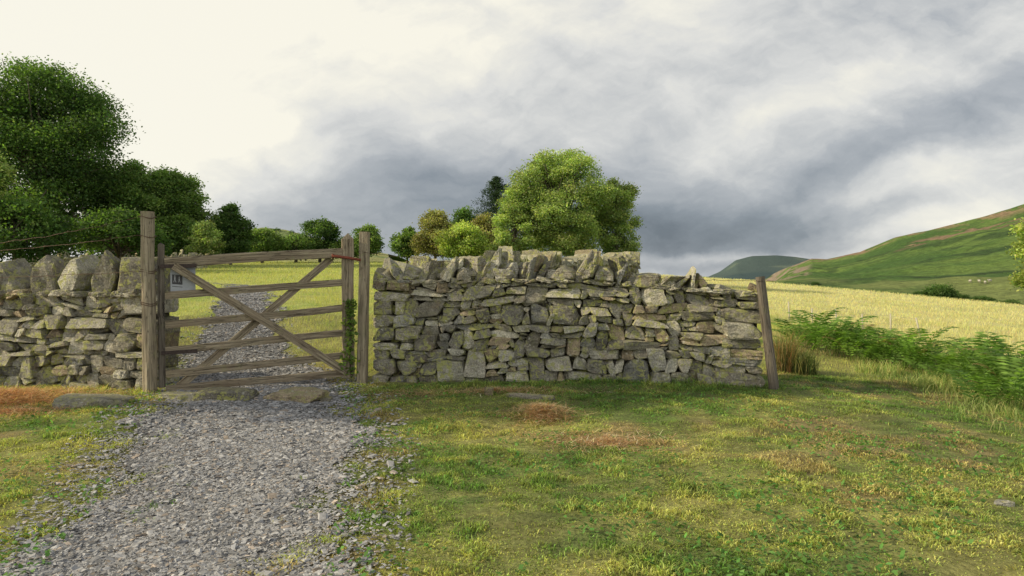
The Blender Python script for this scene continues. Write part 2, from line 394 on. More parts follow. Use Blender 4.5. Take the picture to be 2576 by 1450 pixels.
# ---------------- dry stone walls
PAL=np.array([(.185,.17,.135),(.225,.21,.17),(.155,.145,.12),(.27,.255,.205),(.23,.185,.125),(.18,.175,.155),(.33,.315,.26)])*1.62
def scol():
    return PAL[rng.choice(len(PAL),p=[.24,.2,.16,.12,.12,.10,.06])]*rng.uniform(.62,1.22)
def wall_layout(L,H,q0=0,q1=0,scale=1.):
    st=[]; z=0;rows=[0]
    while z<H-.03:
        hgt=rng.uniform(.055,.13)*scale*(1.3-.45*z/H); rows.append(z+hgt); z+=hgt
    rows=np.array(rows)*H/rows[-1]
    off=rng.uniform(0,99)
    def rz(k,s):
        if k==0: return -0.06
        amp=.055 if k<len(rows)-1 else .02
        return rows[k]+amp*(2*fbm(np.array(s*2.0+off),np.array(k*.3+off),3,2)-1)*scale*1.4
    blocked=[]
    for k in range(len(rows)-1):
        nb=[]; s=q0
        while s<L-q1-.02:
            b=[t for t in blocked if t[0]-.03<=s<t[1]-.01]
            if b: s=b[0][1]; continue
            w=float(np.clip(rng.lognormal(math.log(.175*scale),.5),.06*scale,.44*scale))
            nxt=[t[0] for t in blocked if t[0]>s]
            lim=min([L-q1]+nxt)
            if s+w>lim-.05: w=lim-s
            tall=(rng.random()<.24 and k<len(rows)-2 and w>.12*scale and w<.40*scale)
            kk=k+2 if tall else k+1
            if tall:
                if any(t[0]<s+w and t[1]>s for t in nb): tall=False; kk=k+1
            if tall: nb.append((s,s+w))
            j0,j1=rng.uniform(-.035,.035,2)
            def cell(a,b_,lo,hi):
                g1,g2=rng.uniform(-.008,.010,2)
                st.append([(a-j0,lo(a)),(b_-j1,lo(b_)),(b_+j1,hi(b_)+g1),(a+j0,hi(a)+g2)])
            lo=lambda q:rz(k,q); hi=lambda q:rz(kk,q)
            r=rng.random()
            hcell=rows[kk]-rows[k]
            if not tall and r<.28 and hcell>.085*scale:
                f=rng.uniform(.3,.7); sl=rng.uniform(-.3,.3); s0=s;w0=w
                mid=lambda q:lo(q)+(hi(q)-lo(q))*(f+sl*((q-s0)/w0-.5))
                if rng.random()<.5:
                    cell(s,s+w,lo,mid); cell(s,s+w,mid,hi)
                else:
                    g_=rng.uniform(.35,.65); cell(s,s+w*g_,lo,mid); cell(s+w*g_,s+w,lo,mid); cell(s,s+w,mid,hi)
            else: cell(s,s+w,lo,hi)
            s+=w
        blocked=nb
    return st
def build_wall(name,p0,p1,H,depth=.5,q0=False,q1=False,copes=None,label='',scale=1.,mossy=0,Hend=None,low=False,back=True,endflat=0,chh=1.):
    p0=np.array(p0,float);p1=np.array(p1,float); dv=p1-p0; L=np.linalg.norm(dv); dv/=L; nv=np.array([-dv[1],dv[0]])
    mid=(p0+p1)/2; e=empty(name,(mid[0],mid[1],float(gz(*mid))),label,'stone wall')
    def gr(s):
        return float(gz(p0[0]+dv[0]*s+nv[0]*depth/2,p0[1]+dv[1]*s+nv[1]*depth/2))
    sg=np.linspace(0,L,40); gg=np.array([gr(s) for s in sg]); gg=np.convolve(np.pad(gg,3,'edge'),np.ones(7)/7,'valid')
    def W(s,dp,h):
        gl=np.interp(s,sg,gg)
        return np.stack([p0[0]+dv[0]*s+nv[0]*dp,p0[1]+dv[1]*s+nv[1]*dp,gl+h],-1)
    def Hs(s): return 1 if Hend is None else 1+(Hend/H-1)*ss((s/L-.35)/.65)
    def place(A,c,d0,d1,v,colr):
        a=(v[:,0]+1)/2; b=(v[:,2]+1)/2; c=np.array(c)
        s=(c[0,0]*(1-a)+c[1,0]*a)*(1-b)+(c[3,0]*(1-a)+c[2,0]*a)*b
        h=(c[0,1]*(1-a)+c[1,1]*a)*(1-b)+(c[3,1]*(1-a)+c[2,1]*a)*b
        h=h*Hs(s)
        t=(v[:,1]+1)/2; dp=d0+(d1-d0)*t
        bat=.05*h/H*np.where(dp<depth/2,1,-1)
        A.add(W(s,dp+bat,h),BQL if low else BQ,None,colr)
    A=Acc(); qw=.36
    for side in ((0,1) if back else (0,)):
        lay=wall_layout(L,H,qw if q0 else 0,qw if q1 else 0,scale)
        for c in lay:
            v=rock(rng.choice([18,26,40]),8,.74,1.05,.05,low,planar=True)*np.array([1.03,1,1.06])
            v[:,1]+=(v[:,1]<0)*(v[:,0]*rng.normal(0,.13)+v[:,2]*rng.normal(.03,.12))
            pr=rng.uniform(-.045,.045)
            if side==0: place(A,c,-pr,depth*.48,v,scol())
            else: place(A,c,depth*.52,depth+pr,v,scol())
    for f,sa in ((q0,0),(q1,L)):
        if not f: continue
        z=-.05;kx=0; sg_n=1 if sa==0 else -1
        while z<H-.04:
            hh=rng.uniform(.07,.22); hh=min(hh,H-z)
            if H-z-hh<.06: hh=H-z
            w=rng.uniform(.34,.56); ins=rng.uniform(-.03,.03,4); tz=rng.uniform(-.02,.02,2)
            if rng.random()<.35: ws=[0,w*rng.uniform(.35,.65),w]
            else: ws=[0,w]
            for wa,wb in zip(ws[:-1],ws[1:]):
                a_=sa+sg_n*wa; b_=sa+sg_n*wb
                if a_>b_: a_,b_=b_,a_
                c=[(a_+ins[0]*.5,z+tz[0]),(b_+ins[1],z+tz[1]),(b_+ins[2],z+hh+tz[1]),(a_+ins[3]*.5,z+hh+tz[0])]
                place(A,c,rng.uniform(-.07,.0),depth+rng.uniform(0,.03),rock(20,8,.74,1.04,.055,low,planar=True)*np.array([1.02,1,1.05]),scol()*1.05)
            z+=hh;kx+=1
    k=A.out(); part('stonework',e,k['V'],k['Q'],None,k['col'],M_stone)
    v,q=box_grid(8); v=v.copy(); s=(v[:,0]+1)/2*(L-.12)+.06; h=(v[:,2]+1)/2*(H-.03)-.02; h=h*Hs(s); dp=.11+(v[:,1]+1)/2*(depth-.22)
    part('core',e,W(s,dp,h),q,None,np.broadcast_to(np.array((.045,.038,.03)),(len(v),3)),M_stone)  # dark filler box; shade of the gaps between stones is put into its colour
    A=Acc()
    def cst(s,w,hh,lean,dd,yaw=0,lift=0,k=26,tp=None):
        v=rock(k,7,.58,1.0,.06,low,planar=True)
        tp=rng.uniform(.0,.55) if tp is None else tp; sl=rng.uniform(-.5,.5)
        zz=v[:,2]+np.clip(v[:,2],0,1)*v[:,0]*sl
        x_=v[:,0]*w/2*(1-tp*(v[:,2]+1)/2); z_=(zz+1)/2*hh; y_=v[:,1]*dd/2
        ca,sa_=math.cos(lean),math.sin(lean); X_=x_*ca+z_*sa_; Z_=-x_*sa_+z_*ca
        cy,sy=math.cos(yaw),math.sin(yaw)
        X2=X_*cy-y_*sy; Y2=X_*sy+y_*cy
        col=scol()*rng.uniform(1.0,1.25)
        if mossy: col=col*(1-mossy)+np.array((.28,.28,.13))*mossy
        A.add(W(s+X2,depth/2+Y2,H*float(Hs(s))-.03+lift+Z_),BQL if low else BQ,None,col)
    if copes:
        for c in copes: cst(*c)
    s=0
    end=L if not copes else min(c[0]-c[1]/2 for c in copes)
    lean=.2
    while s<end-.05:
        w=rng.uniform(.04,.12)*scale
        ch=chh*((1.12-.12*s/L-.60*float(ss((s/L-.66)/.30))) if endflat else 1)
        if endflat and s>L-endflat:
            w=rng.uniform(.16,.30); cst(s+w/2,w*1.1,rng.uniform(.05,.10),rng.normal(0,.15),depth*.95,rng.normal(0,.15))
            if rng.random()<.6: cst(s+w/2,w*.8,rng.uniform(.04,.09),rng.normal(0,.3),depth*.7,rng.normal(0,.3),.05)
        elif rng.random()<.22:
            w=rng.uniform(.16,.32)*scale; cst(s+w/2,w*1.05,rng.uniform(.08,.20)*scale*ch,rng.normal(0,.28),depth*rng.uniform(.8,1.05),rng.normal(0,.25))
            if rng.random()<.5: cst(s+w/2,w*.8,rng.uniform(.06,.14)*scale*ch,rng.normal(0,.5),depth*.6,rng.normal(0,.4),.08)
        else:
            lean=lean*.35+rng.normal(.22,.45); lean=max(-.8,min(1.15,lean))
            cst(s+w/2-lean*.1,w*1.3,rng.uniform(.12,.40)*scale*ch,lean,depth*rng.uniform(.4,1.1),rng.normal(0,.4),rng.uniform(-.03,.03))
        s+=w*1.0
    for _ in range(int(L*11)):
        s=rng.uniform(.05,L-.05); cst(s,rng.uniform(.1,.25),rng.uniform(.035,.08),rng.normal(0,.15),depth*1.02,rng.normal(0,.1),-.01,9)
    k=A.out(); part('coping',e,k['V'],k['Q'],None,k['col'],M_stone)
    return e,W
e1,W1=build_wall('dry_stone_wall',(-1.64,8.02),(2.83,7.62),1.18,.5,True,True,label='dry stone wall of grey lichened rubble with square end pier',Hend=1.04,endflat=.34)
Ll=float(np.hypot(-3.92+9,7.45-8.0))
cps=[(Ll-.33,.66,.46,.08,.42,.1,0,30,.22),(Ll-.80,.32,.46,.40,.34,.2,0,30,.2),(Ll-1.14,.30,.42,.55,.36,-.1,0,30,.15),(Ll-1.42,.30,.46,-.02,.32,.2,0,30,.3),(Ll-1.78,.28,.38,-.45,.36,0,0,30,.2)]
e2,W2=build_wall('dry_stone_wall',(-9,8.0),(-3.92,7.45),1.04,.5,False,True,cps,label='dry stone wall topped with large upright coping stones beside gate post',chh=1.05)
e3,W3=build_wall('dry_stone_wall',(-1.35,8.9),(3.6,19.0),1.20,.5,False,False,label='mossy dry stone field wall running away uphill',mossy=.2,back=False,chh=.95)
e4,W4=build_wall('dry_stone_wall',(-26,36),(-17,38),.6,.6,False,False,label='weathered dry stone boundary wall beside the meadow',low=True,scale=1.2,back=False)
def beam(name,p0,p1,hgt,thk,mat,parent=None,up=(0,0,1),rnd=False,taper=1.,point=0,wear=.004,label=None,cat=None):
    p0=Vector(p0);p1=Vector(p1); d=p1-p0; L=d.length; xa=d.normalized(); za=Vector(up); ya=za.cross(xa).normalized(); za=xa.cross(ya)
    nseg=max(10,int(L/.05)); V=[];Q=[]
    if rnd: ring=[(math.cos(a)*.5,math.sin(a)*.5) for a in np.linspace(0,2*math.pi,18)[:-1]]
    else:
        b=.12; ring=[(-.5+b*.5,-.5),(0,-.505),(.5-b*.5,-.5),(.5,-.5+b),(.505,0),(.5,.5-b),(.5-b*.5,.5),(0,.505),(-.5+b*.5,.5),(-.5,.5-b),(-.505,0),(-.5,-.5+b)]
    k=len(ring)
    so=rng.uniform(0,50)
    for i in range(nseg+1):
        t=i/nseg; f=1+(taper-1)*t
        sag=(fbm(np.array(t*2.3+so),np.array(1.),1,2)-.5)*wear*6
        for j,(a,b) in enumerate(ring):
            wob=1+ (fbm(np.array(t*L*3+so),np.array(j*.9+so),2,3)-.5)*(.30 if rnd else .14)
            V.append((t*L,a*thk*f*wob,b*hgt*f*wob+sag))
    V=[list(map(float,v)) for v in V]
    for i in range(nseg):
        for j in range(k): Q.append((i*k+j,i*k+(j+1)%k,(i+1)*k+(j+1)%k,(i+1)*k+j))
    T=[]; c0=len(V); V.append([0,0,0]); c1=len(V); V.append([L+point,0,0])
    for j in range(k): T.append((c0,(j+1)%k,j)); T.append((c1,nseg*k+j,nseg*k+(j+1)%k))
    o=mesh_np(name,np.array(V),Q,T,None,mat,False)
    Mx=Matrix((xa,ya,za)).transposed().to_4x4(); Mx.translation=p0
    if parent is not None:
        o.parent=parent; o.matrix_parent_inverse=Matrix.Translation(-Vector(parent.location))
    o.matrix_basis=Mx
    if label and not parent: tag(o,label,cat)
    return o
GL=np.array([-3.66,7.2]); GR=np.array([-1.86,7.88]); gd=GR-GL; GLn=np.linalg.norm(gd); gd/=GLn; gn=np.array([gd[1],-gd[0]])
def G(t,z,off=0):
    p=GL+gd*GLn*t+gn*off; return (p[0],p[1],z)
gate=empty('field_gate',(float(GL[0]),float(GL[1]),0.0),'weathered six-bar wooden field gate with crossed braces','gate')
lz=[1.376,1.02,.713,.432,.193,.04]; rz_=[1.494,1.149,.859,.569,.321,.115]
for i,(a,b) in enumerate(zip(lz,rz_)):
    beam('rail',G(0.0,a),G(.97 if i else .95,b),.105 if i==0 else .078,.032 if i else .06,M_gatewood,gate)
def PT(px,py,off=0):
    r=np.array([(px-1288)/S,1.0])
    Mx=np.array([[gd[0],-r[0]],[gd[1],-r[1]]]); t,d=np.linalg.solve(Mx,-(GL+gn*off)); p=r*d
    return (p[0],p[1],CH+(690-py)/S*d)
beam('brace',PT(438,668,.047),PT(872,936,.047),.085,.03,M_gatewood,gate)
beam('brace',PT(448,975,-.036),PT(832,650,-.036),.08,.03,M_gatewood,gate)
beam('stile',G(.985,.06),G(.985,1.65),.13,.075,M_gatewood,gate,up=(gd[0],gd[1],0),point=.075)
beam('stile',G(-.022,.05,-.03),G(-.022,1.56,-.03),.06,.07,M_darkpost,gate,up=(gd[0],gd[1],0),point=.02)
A=Acc()
V,Q,T=tube([PT(835,643,.07),PT(850,646,.085),PT(880,650,.085),PT(908,655,.085)],.016,8); A.add(V,Q,T,(.22,.07,.045))
V,Q,T=tube([PT(838,652,.05),PT(838,640,.085)],.012,6); A.add(V,Q,T,(.16,.06,.04))
k=A.out(); part('latch',gate,k['V'],k['Q'],k['T'],k['col'],M_metal,True)
for zz in (1.33,.42):
    A=Acc()
    V,Q=box_grid(2); a=np.array(G(-.02,zz)); b=np.array(G(.16,zz+.01))
    c=(a+b)/2; u=(b-a)/2; V=V.copy(); W_=c+V[:,:1]*u+V[:,1:2]*np.array([gn[0],gn[1],0])*.006+np.array([gn[0],gn[1],0])*.04+V[:,2:]*np.array([0,0,.02]); A.add(W_,Q,None,(.06,.045,.04))
    k=A.out(); part('hinge',gate,k['V'],k['Q'],None,k['col'],M_metal)
A=Acc()
for t in range(7):
    c=np.array(PT(411,765+t*5.5,.06)); an=t%2*math.pi/2
    ring=[c+np.array([math.cos(q)*.010*math.cos(an),math.cos(q)*.010*math.sin(an),math.sin(q)*.016]) for q in np.linspace(0,2*math.pi,9)]
    V,Q,T=tube(ring,.0035,5,False); A.add(V,Q,T,(.05,.045,.04))
k=A.out(); part('chain',gate,k['V'],k['Q'],None,k['col'],M_metal,True)
sg_=empty('notice_sign',tuple(map(float,PT(462,735,.028))),'small pale grey notice with black pictogram on gate','sign')
def plate(name,par,x0,x1,y0,y1,off,th,c,mat=M_plain):
    V,Q=box_grid(2); pts=[]
    for v in V:
        a=x0+(x1-x0)*(v[0]+1)/2; b=y0+(y1-y0)*(v[2]+1)/2
        p=np.array(PT(a,b,off)); p[:2]+=gn*v[1]*th; pts.append(p)
    return part(name,par,np.array(pts),Q,None,np.broadcast_to(np.array(c,float),(len(V),3)),mat)
plate('board',sg_,429,492,664,736,-.022,.004,(.34,.36,.39))
A=Acc()
def pg(poly,off,c):
    pts=[PT(a,b,off) for a,b in poly]; n_=len(pts); A.add(pts+[tuple(np.mean(pts,0))],None,[(n_,i,(i+1)%n_) for i in range(n_)],c)
pg([(433,691),(459,693),(459,717),(433,715)],-.0155,(.06,.06,.065))
FG=(.36,.37,.39)
for (cx,cy,s) in ((440,698,.9),(451,701,.72)):
    pg([(cx+2.0*s*math.cos(q),cy-3+2.0*s*math.sin(q)) for q in np.linspace(0,6.28,9)[:-1]],-.014,FG)
    pg([(cx-2*s,cy),(cx+2.2*s,cy),(cx+1.5*s,cy+7*s),(cx-1.5*s,cy+7*s)],-.014,FG)
    pg([(cx-1.5*s,cy+7*s),(cx,cy+7*s),(cx-2.6*s,cy+14*s),(cx-4*s,cy+13.5*s)],-.014,FG)
    pg([(cx,cy+7*s),(cx+1.5*s,cy+7*s),(cx+4*s,cy+14*s),(cx+2.6*s,cy+14.5*s)],-.014,FG)
pg([(433,720),(459,722),(459,723.5),(433,721.5)],-.0155,(.08,.08,.08))
k=A.out(); part('pictogram',sg_,k['V'],None,k['T'],k['col'],M_plain)
po=beam('gate_post',(-3.79,7.13,-.1),(-3.80,7.13,1.9),.138,.138,M_post,up=(0,1,0),rnd=True,taper=.95,label='tall round weathered gate post wrapped with wire',cat='gate post')
po2=beam('gate_post',(-1.745,7.93,-.1),(-1.72,7.98,1.74),.125,.115,M_post,up=(0,1,0),rnd=False,taper=.93,label='slim squared wooden gate post against wall pier',cat='gate post')
po3=beam('leaning_post',(2.90,7.5,-.1),(2.76,7.60,1.22),.11,.11,M_darkpost,up=(0,1,0),rnd=True,taper=.85,label='dark wooden stake leaning against the wall end',cat='post')
M_wire=M_metal
def catenary(a,b,sag,n=24):
    a=np.array(a,float);b=np.array(b,float); t=np.linspace(0,1,n)[:,None]
    p=a+(b-a)*t; p[:,2]-=sag*4*(t*(1-t))[:,0]; p+=rng.normal(0,.004,p.shape); return p
def wire(pl,barbs,r,c):
    A=Acc(); V,Q,T=tube(pl,r,5); A.add(V,Q,T,c)
    if barbs:
        for p in pl[::2]:
            for _ in range(2):
                d=rng.normal(size=3); d/=np.linalg.norm(d); V,Q,T=tube([p-d*.014,p+d*.014],r*.7,4); A.add(V,Q,T,c)
    return A
for (a,b,sg1,bb) in (((-3.86,7.12,1.85),(-7.2,7.5,1.50),.10,True),((-3.86,7.12,1.66),(-7.2,7.5,1.43),.05,True),((-3.86,7.10,1.28),(-7.2,7.38,1.20),.03,False)):
    k=wire(catenary(a,b,sg1,50),bb,.0028,(.12,.08,.06)).out(); o=mesh_np('barbed_wire' if bb else 'fence_wire',k['V'],k['Q'],k['T'],k['col'],M_wire,True); tag(o,'rusty wire strand strung from the gate post above the wall','wire')
k=wire(catenary((-1.70,7.90,1.50),(2.78,7.55,1.17),.06,60),True,.0022,(.10,.07,.05)).out(); o=mesh_np('barbed_wire',k['V'],k['Q'],k['T'],k['col'],M_wire,True); tag(o,'thin rusty barbed wire stretched along the wall face','wire')
for zz in (1.84,1.64,1.29,1.27,.95,.93):
    A=Acc(); ring=[(-3.795+.075*math.cos(q),7.13+.075*math.sin(q),zz+.012*math.sin(q*2)) for q in np.linspace(0,6.283,20)]
    V,Q,T=tube(ring,.0035,5,False); A.add(V,Q,T,(.12,.07,.05)); k=A.out()
    o=mesh_np('wire_binding',k['V'],k['Q'],None,k['col'],M_wire,True,loc=tuple(po.location))
    o.parent=po; o.matrix_parent_inverse=po.matrix_basis.inverted()
    o.matrix_basis=Matrix.Translation(po.location)
def stone(px,py,d,w,h,dp,lab='flat dark grey slab set flush in the ground',yaw=0.,sink=.1,dk=.8):
    x0=(px-1288)/S*d; z=float(gz(x0,d)); v=rock(12,9,.66,1.,.09,planar=False)*np.array([w/2,dp/2,h/2]); c,s=math.cos(yaw),math.sin(yaw)
    V=np.stack([v[:,0]*c-v[:,1]*s+x0,v[:,0]*s+v[:,1]*c+d,v[:,2]+z+h*sink],1)
    o=mesh_np('stone',V,BQ,None,np.broadcast_to(scol()*dk,(len(V),3)),M_stone,False,loc=(x0,d,z)); tag(o,lab,'stone')
stone(235,1018,6.45,.62,.14,.34,yaw=.2,dk=1.,sink=.25); stone(572,1003,6.85,.58,.13,.30,sink=.22); stone(745,998,6.9,.60,.14,.34,yaw=-.1,sink=.22,dk=.95); stone(455,1004,6.85,.38,.10,.24,sink=.2)
stone(1230,1000,7.0,.09,.11,.1,'small upright grey stone in the grass',sink=.25); stone(1335,1018,6.7,.48,.06,.07,'long narrow dark stone half buried in grass',-.35,sink=.2)
stone(2530,1297,3.7,.10,.03,.06,'small pale stone lying in the grass',sink=.3,dk=1.2); stone(815,1005,6.85,.14,.08,.12,'small grey stone beside the gravel track')
def strand_patch(name,cx,cy,rx,ry,n,cols,lab,h=.06,L=.12):
    r=np.abs(rng.normal(0,.5,n)); a=rng.uniform(0,6.28,n)
    r=r*(.5+1.0*fbm(np.cos(a)*1.5+cx,np.sin(a)*1.5+cy,5,3)); x=cx+rx*r*np.cos(a); y=cy+ry*r*np.sin(a)
    z=gz(x,y)+.01+rng.uniform(0,1,n)*h*np.clip(1-r**2,.05,1)
    c=np.array(cols)[rng.integers(0,len(cols),n)]
    an=rng.uniform(0,6.28,n); l=rng.uniform(.3,1.2,n)*L; w=rng.uniform(.0012,.0032,n)
    dx,dy=np.cos(an),np.sin(an); up=rng.normal(.05,.2,n)*l
    V=np.zeros((n,4,3))
    V[:,0]=np.stack([x-dy*w,y+dx*w,z],1);V[:,1]=np.stack([x+dy*w,y-dx*w,z],1)
    V[:,2]=np.stack([x+dx*l+dy*w*.3,y+dy*l-dx*w*.3,z+up],1);V[:,3]=np.stack([x+dx*l-dy*w*.3,y+dy*l+dx*w*.3,z+up],1)
    o=mesh_np(name,V.reshape(-1,3),np.arange(n*4).reshape(-1,4),None,np.repeat(jit(c,.3),4,0),M_grass,loc=(cx,cy,float(gz(cx,cy)))); tag(o,lab,'dead bracken',kind='stuff')
DB=[(.62,.44,.26),(.54,.35,.19),(.72,.58,.39),(.40,.26,.15)]
DO=[(.68,.41,.22),(.58,.33,.16),(.76,.55,.34),(.42,.23,.12)]
strand_patch('dead_bracken',-5.0,6.75,1.3,.75,10000,DO,'rust brown dead bracken heaped by the wall',.10,.14)
strand_patch('dead_bracken',-4.5,6.1,.9,.45,2600,DO,'thin rust brown dead bracken scattered over grass',.02,.08)
strand_patch('dead_bracken',.26,5.95,.36,.34,3200,DB,'small mound of pale brown dead bracken in grass',.10,.09)
strand_patch('dead_bracken',.72,5.1,.60,.34,2500,DB,'flattened pale brown dead bracken in grass',.02,.07)
strand_patch('dead_bracken',-.2,7.15,1.5,.3,3200,DB,'sparse pale brown dead bracken at wall foot',.03,.07)
def leaves(cent,n_per,rad,size,col,elong=.62):
    m=len(cent); N_=m*n_per
    c=np.repeat(cent,n_per,0)+rng.normal(0,1,(N_,3))*np.repeat(np.broadcast_to(rad,(m,)),n_per)[:,None]*np.array([1,1,.65])
    u=rng.normal(size=(N_,3)); u[:,2]*=.6; u/=np.linalg.norm(u,axis=1)[:,None]; w=rng.normal(size=(N_,3)); w-=u*(w*u).sum(1)[:,None]; w/=np.linalg.norm(w,axis=1)[:,None]
    s=size*rng.uniform(.6,1.4,N_)[:,None]
    V=np.stack([c-u*s*.5,c-w*s*.5*elong,c+u*s*.5,c+w*s*.5*elong],1).reshape(-1,3)
    cc=jit(np.repeat(col,n_per,0),.2)
    return V,np.arange(N_*4).reshape(-1,4),np.repeat(cc,4,0)
def tree(name,label,px,d,top,bot,w_px,pal,nclus,leaf,nper=26,seed=0,lob=22,prof=None,group=None,cat='tree',airy=.38,trunkr=None,bsz=(.24,.40),core=True,crad=.026):
    bx=(px-1288)/S*d
    gb=float(gz(bx,d))
    zt=CH+(690-top)/S*d; zbm=max(gb+.15,CH+(690-bot)/S*d); W_=w_px/S*d
    H_=zt-zbm
    e=empty(name,(bx,d,gb),label,cat,group)
    pf=prof or (lambda t: math.sin(math.pi*min(1,(t*.80+.17)))**.55)
    blobs=[]
    for i in range(lob):
        t=(i+.5)/lob; t=min(1,max(0,t+rng.normal(0,.03)))
        half=W_/2*pf(t)
        br=min(half*.8,W_/2*rng.uniform(*bsz)); bh=min(br*rng.uniform(.55,.8),H_*.2)
        a=i*2.399+rng.uniform(-.5,.5); rr=(half-br)*rng.uniform(.55,1.08)
        z=zbm+bh*.8+t*(H_-1.8*bh)
        blobs.append((bx+math.cos(a)*rr,d+math.sin(a)*rr,z,br,br,bh))
    if core: blobs.append((bx,d,zbm+H_*.45,W_*.33*pf(.4),W_*.3*pf(.4),H_*.38))
    B=np.array(blobs); ar=B[:,3]**1.6; ar/=ar.sum(); bb=rng.uniform(.72,1.3,len(B))
    idx=rng.choice(len(B),nclus,p=ar); u=rng.normal(size=(nclus,3)); u/=np.linalg.norm(u,axis=1)[:,None]
    rr=rng.uniform(.5,1.02,nclus)**.6; rr=np.where(rng.random(nclus)<.06,rr*1.12,rr)
    c=B[idx,:3]+u*B[idx,3:]*rr[:,None]
    inside=np.zeros(nclus)
    for b in B: inside+=((((c-b[:3])/b[3:])**2).sum(1)<.4)
    keep=(inside<1)|(rng.random(nclus)<.3)
    keep&=~((u[:,2]<-.3)&(rng.random(nclus)<.5))
    g3=fbm(c[:,0]*7/W_+seed,c[:,2]*8/W_+c[:,1]*3/W_,seed,2); keep&=(g3>airy)
    c=c[keep]; u=u[keep]; idx=idx[keep]
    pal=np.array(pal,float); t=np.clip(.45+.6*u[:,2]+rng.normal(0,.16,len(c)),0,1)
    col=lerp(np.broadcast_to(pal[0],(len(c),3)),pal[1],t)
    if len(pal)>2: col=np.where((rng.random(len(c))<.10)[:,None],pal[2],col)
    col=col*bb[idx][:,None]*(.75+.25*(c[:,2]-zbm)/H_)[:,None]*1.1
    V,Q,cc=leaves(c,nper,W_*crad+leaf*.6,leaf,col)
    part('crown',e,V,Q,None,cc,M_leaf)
    A=Acc(); tr=trunkr or max(.05,W_*.03)
    th=zbm+H_*.5
    pts=[(bx+rng.normal(0,.015)*W_*i/5,d,gb-.1+(th-gb+.1)*i/5) for i in range(6)]
    V,Q,T=tube(pts,np.linspace(tr*1.25,tr*.6,6),9); A.add(V,Q,T,(.12,.10,.08))
    for b in B[:lob]:
        s0=np.array(pts[rng.integers(2,6)]); p1=b[:3]; mid=(s0+p1)/2+np.array([0,0,.04*H_])+rng.normal(0,.02,3)*W_
        V,Q,T=tube([s0,mid,p1,p1+(p1-mid)*.3],[tr*.42,tr*.27,tr*.13,tr*.05],6); A.add(V,Q,T,(.10,.085,.065))
        for _ in range(2):
            q=p1+rng.normal(0,.6,3)*b[3:]; V,Q,T=tube([mid,(mid+q)/2+rng.normal(0,.02,3)*W_,q],[tr*.18,tr*.11,tr*.04],5); A.add(V,Q,T,(.10,.085,.065))
    k=A.out(); part('trunk',e,k['V'],k['Q'],k['T'],k['col'],M_bark,True)
    return e
DK=[(.036,.075,.022),(.10,.17,.045),(.15,.23,.065)]
MG=[(.065,.12,.032),(.17,.25,.07),(.23,.32,.09)]
BG=[(.13,.20,.065),(.33,.40,.14),(.42,.48,.19)]
YG=[(.16,.23,.055),(.36,.42,.12),(.44,.48,.16)]
YB=[(.17,.165,.06),(.32,.31,.13),(.38,.35,.15)]
pA=lambda t: 1.0 if t<.45 else 1-(t-.45)**2*1.9
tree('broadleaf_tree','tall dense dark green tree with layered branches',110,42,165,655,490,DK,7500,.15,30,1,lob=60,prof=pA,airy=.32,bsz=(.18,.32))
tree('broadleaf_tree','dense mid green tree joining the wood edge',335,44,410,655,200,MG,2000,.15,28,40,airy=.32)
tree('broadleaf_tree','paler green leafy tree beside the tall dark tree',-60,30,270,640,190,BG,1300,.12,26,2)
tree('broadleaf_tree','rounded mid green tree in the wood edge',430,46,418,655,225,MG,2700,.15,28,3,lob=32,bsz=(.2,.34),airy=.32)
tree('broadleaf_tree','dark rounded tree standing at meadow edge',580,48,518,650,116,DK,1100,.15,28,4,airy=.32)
tree('broadleaf_tree','small bright green tree at meadow edge',517,40,558,652,90,BG,800,.12,26,5)
tree('broadleaf_tree','low dense dark green tree behind the wall',40,30,500,660,300,DK,1200,.14,28,30)
tree('broadleaf_tree','low dense dark green tree behind the wall',300,34,530,660,260,DK,1200,.14,28,31)
tree('broadleaf_tree','low green hedge tree along the field boundary',660,55,575,650,130,MG,700,.18,24,6)
tree('broadleaf_tree','low green hedge tree along the field boundary',745,58,592,650,120,MG,600,.18,24,7)
tree('broadleaf_tree','round dark green tree beyond the meadow',805,60,548,645,122,DK,1000,.17,26,8)
tree('broadleaf_tree','small rounded green tree beyond the meadow',925,58,566,645,94,MG,700,.17,24,9)
tree('broadleaf_tree','low green hedge tree along the field boundary',872,60,600,650,110,MG,500,.18,24,29)
tree('broadleaf_tree','green bushy tree behind the field wall',1025,50,575,650,88,MG,700,.15,24,10)
tree('broadleaf_tree','yellow brown leafed tree behind the field wall',1095,48,530,650,122,YB,1100,.14,26,11)
tree('broadleaf_tree','dark green tree behind yellow brown tree',1170,58,522,640,110,DK,700,.17,24,12)
tree('broadleaf_tree','bright yellow green bushy tree behind wall',1165,44,562,655,155,YG,1200,.125,26,13)
tree('broadleaf_tree','yellow brown leafed tree beside the conifer',1222,50,534,650,90,YB,600,.14,24,14)
pL=lambda t: (.88+.24*t) if t<.5 else 1-(t-.5)**2*1.9
tree('broadleaf_tree','large airy light green ash tree',1405,38,382,662,300,BG,5600,.105,28,15,lob=56,airy=.38,prof=pL,bsz=(.2,.33),core=True,crad=.018)
tree('broadleaf_tree','low leafy green tree beside the large ash',1290,37,480,662,130,BG,1300,.105,28,16,airy=.36,core=True,bsz=(.24,.38))
tree('broadleaf_tree','slender green tree next to the large ash',1550,39,450,662,145,BG,1900,.105,28,17,airy=.37,lob=28,bsz=(.24,.38),core=True,prof=pL)
tree('broadleaf_tree','yellow green small tree on the field bank',2660,17,520,735,225,YG,1300,.07,26,18,bsz=(.18,.3),core=False)
def shade_tree(x,y,zt,zb,w,**k):
    px=1288+x*S/y; return tree('broadleaf_tree','unseen tall leafy tree added out of view to shade the turf',px,y,690-(zt-CH)*S/y,690-(zb-CH)*S/y,w*S/y,MG,700,.13,22,50+int(abs(x)),**k)
